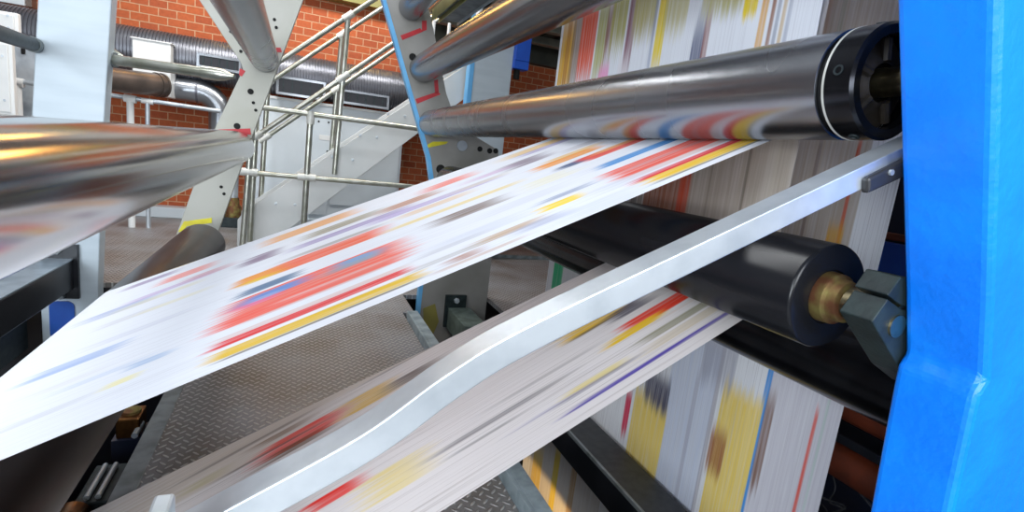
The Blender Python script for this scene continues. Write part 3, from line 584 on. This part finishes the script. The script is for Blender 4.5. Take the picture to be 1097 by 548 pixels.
part('tube', M['clamp_dark'], t, cy(a, b_, .034, 24), smooth=True)
part('end_ring', M['galv_dark'], t, lambda b: lathe(b, b_ - (b_ - a).normalized() * .05, b_ - a, [(0, .035), (0, .038), (.06, .038)], 24), smooth=True)

# ------------------------------------------------------------------ ducts on the wall
DY, DZ, DR = 6.17, 1.60, .215
t = thing('ventilation_duct', 'big ribbed grey ventilation duct along the brick wall', 'duct', (-.8, DY, DZ))
prof = []
x = 0
while x < 5.6:
    prof += [(x, DR), (x + .014, DR), (x + .017, DR - .009), (x + .024, DR - .009)]; x += .027
part('ribbed_pipe', M['duct'], t, lambda b: lathe(b, (-4.0, DY, DZ), (1, 0, 0), prof, 48), smooth=True, ang=25)
for (qa, qb) in (((214, 57), (256, 74)), ((299, 81), (346, 103)), ((369, 96), (414, 113))):
    pa, pb = at(*qa, DY - DR), at(*qb, DY - DR)
    x0, x1, z0, z1 = pa.x, pb.x, pb.z - .02, pa.z - .02
    f = part('grille', M['grille'], t, bx(x0, x1, DY - DR - .02, DY - DR + .12, z0, z1), 'dark rectangular outlet grille')
    def fr(b):
        w = .022
        box(b, x0 - w, x1 + w, DY - DR - .028, DY - DR + .1, z1, z1 + w); box(b, x0 - w, x1 + w, DY - DR - .028, DY - DR + .1, z0 - w, z0)
        box(b, x0 - w, x0, DY - DR - .028, DY - DR + .1, z0, z1); box(b, x1, x1 + w, DY - DR - .028, DY - DR + .1, z0, z1)
    part('grille_frame', M['duct_smooth'], f, fr)
    for k in range(5):
        xx = x0 + (x1 - x0) * (k + .5) / 5; part('slat', M['clamp_dark'], f, bx(xx - .006, xx + .006, DY - DR - .026, DY - DR - .018, z0, z1))
t = thing('damper_box', 'white sheet metal box with round collar hanging below the ribbed duct', 'box', (-1.25, 5.9, 1.44))
part('box', M['white'], t, bx(-1.40, -1.108, 5.84, 6.1, 1.205, 1.68), bevel=.006)
part('lid', M['white'], t, bx(-1.412, -1.098, 5.83, 6.1, 1.672, 1.684), bevel=.003)
t = thing('round_duct', 'brown steel duct stub ending in a ring in front of the white box', 'duct', (-1.2, 5.5, 1.29))
a, b_ = at(100, 83, 5.35), at(170, 91, 5.78)
part('pipe', M['duct_brown'], t, cy(a, b_, .098, 40), smooth=True)
part('ring', M['duct_brown'], t, lambda b: lathe(b, b_ - (b_ - a).normalized() * .03, b_ - a, [(0, .099), (0, .106), (.02, .106), (.02, .10), (.05, .10), (.05, .106), (.07, .106), (.07, .09)], 40), smooth=True)
t = thing('round_duct', 'smooth silver duct with an elbow below the ribbed duct', 'duct', (-.95, 6.1, 1.3))
part('pipe', M['duct_smooth'], t, cy((-1.14, 6.1, 1.305), (-.93, 6.1, 1.305), .108, 40), smooth=True)
arc = [(-.93 + .2 * math.sin(a), 6.1, 1.105 + .2 * math.cos(a)) for a in [PI / 2 * k / 10 for k in range(11)]] + [(-.73, 6.1, .8)]
part('elbow', M['duct_smooth'], t, lambda b: tube(b, arc, .107, 40), smooth=True, ang=60)
part('seam_ring', M['duct'], t, lambda b: lathe(b, (-.94, 6.1, 1.305), (1, 0, 0), [(0, .107), (0, .112), (.02, .112), (.02, .107)], 40), smooth=True)

# wall rail under the ducts
t = thing('guard_rail', 'thin silver rail with white posts under the silver duct', 'rail', (-1.2, 5.75, 0))
a, b_ = at(-12, 70, 5.7), at(236, 119, 5.7)
a = at(113, 101, 5.7); dv = (b_ - a) / (b_.x - a.x); a = a + dv * (-1.0)
part('rail', M['galv'], t, cy(a, b_, .019, 16), smooth=True)
for q, w in (((139.5, 106), .028), ((158, 110), .018), ((18, 88), .03)):
    p = at(*q, 5.7); pp = Vector((p.x, 5.7, a.z + (b_.z - a.z) * (p.x - a.x) / (b_.x - a.x)))
    po = part('post', M['white'] if w > .02 else M['galv'], t, cy((pp.x, 5.7, 0), (pp.x, 5.7, pp.z - .02), w, 16), smooth=True)
    part('tee_clamp', M['white'], po, cy((pp.x - .045, 5.7, pp.z - .005), (pp.x + .045, 5.7, pp.z - .009), w + .006, 16), smooth=True)

# white cabinets at the far left
for lab, qa, qb, dep in (('white cabinet door at the left edge above the black pipe', (-30, 10), (20, 36), .05), ('larger white cabinet at the left edge below the black pipe', (-30, 40), (16.5, 124), .05)):
    Yc = 5.0
    pa, pb = at(*qa, Yc), at(*qb, Yc)
    t = thing('wall_cabinet', lab, 'cabinet', ((pa.x + pb.x) / 2, Yc + .02, pb.z), 'white cabinets')
    z1 = at(qb[0], qa[1] + (4.5 if qa[1] < 20 else 6), Yc).z
    part('body', M['white'], t, bx(pa.x - .3, pb.x, Yc, Yc + dep, pb.z, z1), bevel=.006)
    part('door', M['white'], t, bx(pa.x - .28, pb.x - .02, Yc - .015, Yc, pb.z + .02, z1 - .02), bevel=.004)
    for f in (.2, .8): part('screw', M['galv'], t, disc(pb.x - .05, pb.z + (z1 - pb.z) * f, .008, Yc - .015, .004, 12))
t = thing('back_panel', 'grey panel behind the white cabinets at the left edge', 'panel', (-2.5, 5.8, 0))
x0 = at(10, 60, 5.8).x; x1 = at(40, 60, 5.8).x
part('panel', M['galv'], t, bx(x0 - .6, x1, 5.8, 5.86, 0, at(30, 46, 5.8).z), bevel=.004)
part('sight_glass', M['hole'], t, bx(at(23, 50, 5.8).x, at(27, 50, 5.8).x, 5.785, 5.802, at(25, 58, 5.8).z, at(25, 52, 5.8).z))
t = thing('wall_panel', 'pale grey panel fixed to the wall above the ribbed duct at the top left', 'panel', (-2.6, 6.5, 1.95))
part('panel', M['white_panel'], t, bx(at(-30, 4, 6.4).x, at(26, 4, 6.4).x, 6.4, 6.528, 1.86, 2.38), bevel=.005)
part('frame', M['duct_brown'], t, bx(at(26, 4, 6.4).x, at(33, 4, 6.4).x, 6.42, 6.528, 1.86, 2.40), 'dark side frame', bevel=.004)

# ------------------------------------------------------------------ white enclosure under the stair
EY = 6.05
t = thing('enclosure', 'big white-grey panelled enclosure behind the stair', 'cabinet', (.4, 6.2, 0))
part('body', M['white_panel'], t, bx(-.42, 1.075, EY, 6.5, 0, 1.345), bevel=.006)
part('top_cap', M['white'], t, bx(-.43, 1.085, EY - .012, 6.5, 1.335, 1.362), bevel=.004)
pa, pb = at(331, 112, EY - .02), at(424, 240, EY - .02)
d1 = part('door', M['white_panel'], t, bx(-.36, .31, EY - .018, EY, .18, 1.24), bevel=.004)
d2 = part('door', M['white_panel'], t, bx(.33, 1.05, EY - .018, EY, .30, 1.24), bevel=.004)
part('handle', M['clamp_dark'], d1, bx(.275, .295, EY - .03, EY - .017, .78, .88), bevel=.004)
p0, p1 = at(342, 144, EY - .02), at(357, 151, EY - .02)
part('label_plate', M['white'], d1, bx(p0.x, p1.x - .005, EY - .022, EY - .017, p1.z, p0.z), 'white label plate')
for q in ((341.5, 130), (352, 131)):
    p = at(*q, EY - .018); part('screw', M['hole'], d1, disc(p.x, p.z, .01, EY - .018, .004, 12))
part('plinth', M['ledge'], t, bx(-.44, 1.09, EY - .05, EY + .01, 0, .13), 'pale plinth', bevel=.005)
t = thing('pump', 'small rusty pump standing beside the white enclosure by the left plate', 'pump', (-.58, 6.0, 0))
part('base', M['clamp_dark'], t, bx(-.70, -.50, 5.95, 6.15, 0, .10), bevel=.006)
part('motor', M['rust'], t, lambda b: lathe(b, (-.6, 6.05, .1), (0, 0, 1), [(0, .075), (.10, .08), (.13, .06), (.2, .055), (.2, .03)], 24), smooth=True)
part('riser', M['galv'], t, cy((-.6, 6.05, .28), (-.6, 6.05, .75), .045, 20), smooth=True)

# ------------------------------------------------------------------ stair
SY, SY2 = 5.0, 5.62
def ln(p, q, x): return p[1] + (q[1] - p[1]) * (x - p[0]) / (q[0] - p[0])
t = thing('stair', 'light grey steel stair rising to the right in front of the white enclosure', 'stair', (-.3, 5.3, 0))
for Y in (SY, SY2):
    s = part('stringer', M['stringer'], t, pz([(-.46, 0), (-.46, .23), (-.41, .31), (1.75, 2.10), (1.90, 2.08), (1.90, 1.94), (-.10, .13), (-.16, 0)], Y, Y + .03), bevel=.004)
    if Y == SY:
        for q in ((295.5, 218), (316, 219), (356, 168), (378, 171), (386, 145), (404, 147), (416, 122), (434, 124.5)):
            p = at(*q, Y); part('bolt', M['galv'], s, lambda b: lathe(b, (p.x, Y - .006, p.z), (0, 1, 0), [(0, .004), (.001, .012), (.007, .014)], 12), smooth=True)
for k in range(8):
    x = -.22 + k * .245; z = .32 + k * .215
    part('tread', M['galv_dark'], t, bx(x, x + .26, SY + .03, SY2, z, z + .03))
slope = (1.961 - .959) / (.808 + .33)
def hand(name, lab, Y, x0, zt, x1, posts, knee):
    t = thing(name, lab, 'handrail', (x0, Y, .3), 'stair handrails')
    f = lambda x, dz=0: (x, Y, zt + slope * (x - x0) + dz)
    part('top_rail', M['rail'], t, cy(f(x0), f(x1), .021, 16), smooth=True)
    part('knee_rail', M['rail'], t, cy(f(x0 - .05, -knee), f(x1, -knee), .021, 16), smooth=True)
    for xb, xt, zb in posts:
        zt_ = f(xt)[2]
        po = part('post', M['rail'], t, cy((xb, Y, zb), (xt, Y, zt_), .023, 16), smooth=True)
        fz = (zt_ - knee - zb) / (zt_ - zb); xk = xb + (xt - xb) * fz
        dv = Vector((1, 0, slope)).normalized()
        part('clamp', M['joint'], po, cy(Vector(f(xk, -knee)) - dv * .06, Vector(f(xk, -knee)) + dv * .06, .031, 16), smooth=True)
        part('cap_clamp', M['joint'], po, cy(Vector(f(xt)) - dv * .05, Vector(f(xt)) + dv * .05, .03, 16), smooth=True)
hand('stair_handrail', 'galvanised double handrail on the near side of the stair', SY - .03, -.30, 1.470, 1.6, [(.305, .345, .70), (-.36, -.325, .05)], .49)
hand('stair_handrail', 'galvanised double handrail on the far side of the stair', SY2 + .04, -.30, 1.44, 1.6, [(.30, .345, .72), (-.33, -.29, .05)], .50)

t = thing('guard_rail', 'galvanised guard rail with two rails and clamps between the two plates', 'rail', (.3, 4.7, 0))
GY = 4.7
part('top_rail', M['rail'], t, cy((-.30, GY, 1.182), (1.35, GY, 1.178), .021, 16), smooth=True)
part('knee_rail', M['rail'], t, cy((-.40, GY, .664), (1.35, GY, .672), .021, 16), smooth=True)
for x, lean in ((.07, .01), (-.365, .03), (1.33, 0)):
    po = part('post', M['rail'], t, cy((x - lean, GY, 0), (x + lean, GY, 1.18), .024, 16), smooth=True)
    part('tee_clamp', M['joint'], po, cy((x + lean, GY, 1.10), (x + lean, GY, 1.20), .031, 16), smooth=True)
    part('cross_clamp', M['joint'], po, cy((x - .07, GY, .668), (x + .07, GY, .668), .032, 16), smooth=True)
    part('foot_flange', M['joint'], po, cy((x - lean, GY, .0), (x - lean, GY, .02), .05, 20), smooth=True)

# ------------------------------------------------------------------ column, box and tray behind the upper rollers
t = thing('steel_column', 'pale grey steel column with light blue edge behind the upper rollers', 'column', (1.63, 4.9, 0))
part('shaft', M['pale_steel'], t, bx(1.460, 1.833, 4.85, 4.95, 0, 2.30), bevel=.004)
part('edge_strip', M['edge_blue'], t, bx(1.418, 1.462, 4.845, 4.955, 0, 2.30), 'light blue painted edge', bevel=.003)
t = thing('junction_box', 'royal blue box mounted on the pale column under the dark roof', 'box', (1.91, 4.9, 1.9))
part('box', M['blue_box'], t, bx(1.833, 1.99, 4.82, 4.96, 1.855, 2.26), bevel=.008)
part('cover', M['blue_box'], t, bx(1.843, 1.984, 4.808, 4.82, 1.93, 2.25), bevel=.004)
part('gland', M['hole'], t, cy((1.90, 4.89, 1.77), (1.90, 4.89, 1.856), .03, 16), 'black cable gland', smooth=True)
t = thing('cable_tray', 'grey cable tray with yellow lips near the top of the bent plate', 'tray', (.78, 2.6, 1.80))
part('tray', M['galv_dark'], t, bx(.735, .90, 1.9, 3.44, 1.815, 1.825), 'grey underside')
part('lip', M['lip'], t, bx(.732, .738, 1.9, 3.44, 1.79, 1.86), 'yellow lip', bevel=.001)
part('lip', M['lip'], t, bx(.775, .781, 1.9, 3.44, 1.79, 1.82), 'yellow lip', bevel=.001)
part('lip', M['galv'], t, bx(.897, .903, 1.9, 3.44, 1.80, 1.86))
for lab, q0, q1, Y in (('white hanger rod under the roof, nearest the overhead roller', (515, -6), (513, 18), 4.4), ('short white rod just right of the bent plate', (463.5, 24), (464, 36), 4.6), ('short white rod left of the overhead roller', (481, 26), (480, 42), 4.6)):
    p0, p1 = at(*q0, Y), at(*q1, Y)
    r_ = .026 if Y == 4.4 else .014
    bm = new(); lathe(bm, (p1.x, Y, p1.z - .3), (0, 0, 1), [(0, r_), (max(p0.z - p1.z, .1) + .3, r_), (max(p0.z - p1.z, .1) + .31, r_ * .8)], 16)
    tag(obj('hanger_rod', bm, M['white'], smooth=True), lab, 'rod', 'white hanger rods')

# ------------------------------------------------------------------ things in the pit
bm = new(); box(bm, -.655, -.60, .3, 3.0, -.42, -.10); box(bm, -.66, -.595, .3, 3.0, -.105, -.09); tag(obj('side_rail', bm, M['navy'], bevel=.004), 'dark navy rail beside the fittings at the bottom left', 'rail')
def fitting(lab, p, kind):
    x, y, z = p
    t = thing('pipe_fitting', lab, 'fitting', p)
    if kind == 'valve':
        part('body', M['bronze'], t, bx(x - .035, x + .035, y - .05, y + .05, z, z + .075), bevel=.006)
        part('stem', M['galv'], t, cy((x + .03, y, z + .03), (x + .03, y - .09, z + .03), .010, 12), smooth=True)
        part('cap', M['rust'], t, lambda b: lathe(b, (x, y, z + .075), (0, 0, 1), [(0, .03), (.01, .03), (.015, .02)], 20), smooth=True)
        part('base', M['navy'], t, bx(x - .045, x + .045, y - .06, y + .06, z - .5, z))
    elif kind == 'rods':
        for k in (-1, 1): part('rod', M['galv'], t, cy((x + k * .014, y - .08, z + .01), (x + k * .014, y + .09, z + .01), .008, 12), 'bright steel rod', smooth=True)
        part('body', M['clamp_dark'], t, bx(x - .045, x + .045, y - .09, y + .11, z - .04, z), bevel=.004)
        part('base', M['navy'], t, bx(x - .045, x + .045, y - .06, y + .06, z - .5, z - .04))
    else:
        part('ring', M['bronze'], t, lambda b: lathe(b, (x, y - .05, z), (0, 1, 0), [(0, .03), (0, .048), (.012, .05), (.05, .05), (.06, .044), (.10, .044)], 32), smooth=True)
        part('bore', M['hole'], t, lambda b: lathe(b, (x, y - .052, z), (0, 1, 0), [(0, .029), (.02, .029)], 24))
        part('base', M['navy'], t, bx(x - .04, x + .04, y, y + .08, z - .5, z - .045))
fitting('bronze valve block with steel stem in the pit beside the walkway edge', (-.51, 2.06, -.10), 'valve')
fitting('pair of bright steel rods on a dark block in the pit beside the walkway edge', (-.52, 1.78, -.12), 'rods')
fitting('round bronze ring fitting in the pit nearest the bottom left corner', (-.555, 1.62, -.14), 'ring')

# machine behind the vertical web at the right
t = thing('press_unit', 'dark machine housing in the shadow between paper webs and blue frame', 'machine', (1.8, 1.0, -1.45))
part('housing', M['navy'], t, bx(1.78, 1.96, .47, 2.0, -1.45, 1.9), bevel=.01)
part('blue_panel', M['blue'], t, bx(1.76, 1.78, .9, 1.3, .60, .885), 'deep blue panel', bevel=.004)
part('cover_strip', M['pipe_red'], t, bx(1.76, 1.78, .9, 1.3, .892, .915), 'dark red strip', bevel=.003)
for i, (z, r) in enumerate(((.415, .04), (.255, .052))):
    bm = new(); cyl(bm, (1.5, .47, z), (1.5, 1.6, z), r, 28); lathe(bm, (1.5, .95, z), (0, 1, 0), [(0, r), (0, r + .006), (.03, r + .006), (.03, r)], 28)
    tag(obj('supply_pipe', bm, M['pipe_red'], smooth=True), ('red-brown pipe low between vertical web and blue frame, upper of two', 'red-brown pipe low between vertical web and blue frame, lower of two')[i], 'pipe', 'red-brown pipes')
bm = new(); box(bm, 1.46, 1.56, .47, 1.6, .318, .345); tag(obj('cable_channel', bm, M['black'], bevel=.004), 'black channel between the two red-brown pipes at the lower right', 'channel')
bm = new()
for k in range(34):
    y0 = .62 + random.random() * .5; p = Vector((1.42 + random.random() * .2, y0, -.08 + random.random() * .18)); pts = [p]
    for j in range(4):
        p = p + Vector((random.uniform(-.07, .07), random.uniform(-.08, .08), random.uniform(-.06, .06))); pts.append(p)
    tube(bm, curve_pts(pts, 5), random.uniform(.0015, .005), 6)
o = tag(obj('cable_tangle', bm, M['cable'], smooth=True), 'tangle of dusty black cables in the lower right corner beside the blue frame', 'cables'); o['kind'] = 'stuff'
bm = new(); box(bm, 1.32, 1.77, .47, 1.7, -.24, -.20); tag(obj('cable_shelf', bm, M['navy'], bevel=.004), 'dark shelf under the cable tangle in the lower right corner', 'shelf')

# ------------------------------------------------------------------ light
def area(name, loc, look, sx, sy, e, col):
    l = bpy.data.lights.new(name, 'AREA'); l.shape = 'RECTANGLE'; l.size = sx; l.size_y = sy; l.energy = e; l.color = col
    o = bpy.data.objects.new(name, l); C.objects.link(o); o.location = loc
    o.rotation_euler = (Vector(look) - Vector(loc)).to_track_quat('-Z', 'Y').to_euler(); return o
area('ceiling_lamp', (-1.5, 1.8, 3.8), (-.6, 1.6, 0), .5, 3.4, 62, (.96, .98, 1))
area('ceiling_lamp', (.2, 4.6, 3.6), (.2, 5.7, .8), 3.6, .5, 130, (1, .98, .95))
area('left_fill', (-3.2, -1.2, 1.9), (.4, 2.0, .6), 2.2, 1.8, 105, (.85, .93, 1))
area('left_fill', (-2.0, -2.0, .75), (1.2, 1.3, .3), 1.6, 1.2, 95, (.88, .94, 1))  # unseen low fill, added to brighten the vertical web
area('hall_lamp', (.6, -2.4, 1.9), (.8, 1.2, .6), 2.6, 1.8, 150, (.9, .95, 1))
for x in (-.62, .80):                     # two high windows in the back wall with warm evening light
    area('warm_high_window', (x, 6.48, 3.18), (x * .5, 2.0, .6), .42, .30, 8, (1, .58, .14))
s = bpy.data.lights.new('warm_patch_spot', 'SPOT'); s.energy = 300; s.color = (1, .62, .22); s.spot_size = math.radians(15); s.spot_blend = .5; s.shadow_soft_size = .02  # unseen spot added in the pit to throw a warm patch on the paper
so = bpy.data.objects.new('warm_patch_spot', s); C.objects.link(so); so.location = PATCHLOC
so.rotation_euler = (Vector(PATCHAIM) - Vector(PATCHLOC)).to_track_quat('-Z', 'Y').to_euler()
w = bpy.data.worlds.new('hall'); SC.world = w; w.use_nodes = True; nt = w.node_tree
bg = nt.nodes['Background']; tc = nt.nodes.new('ShaderNodeTexCoord'); sp = nt.nodes.new('ShaderNodeSeparateXYZ'); nt.links.new(tc.outputs['Generated'], sp.inputs[0])
mr = nt.nodes.new('ShaderNodeMapRange'); mr.inputs[1].default_value = -.3; mr.inputs[2].default_value = .6; nt.links.new(sp.outputs[2], mr.inputs[0])
nt.links.new(mixc(nt, mr.outputs[0], (.40, .40, .42), (.66, .72, .80)), bg.inputs[0]); bg.inputs[1].default_value = WORLD

SC.view_settings.view_transform = 'Standard'; SC.view_settings.look = 'None'; SC.view_settings.gamma = 1
SC.view_settings.use_curve_mapping = False; SC.view_settings.exposure = EXPO
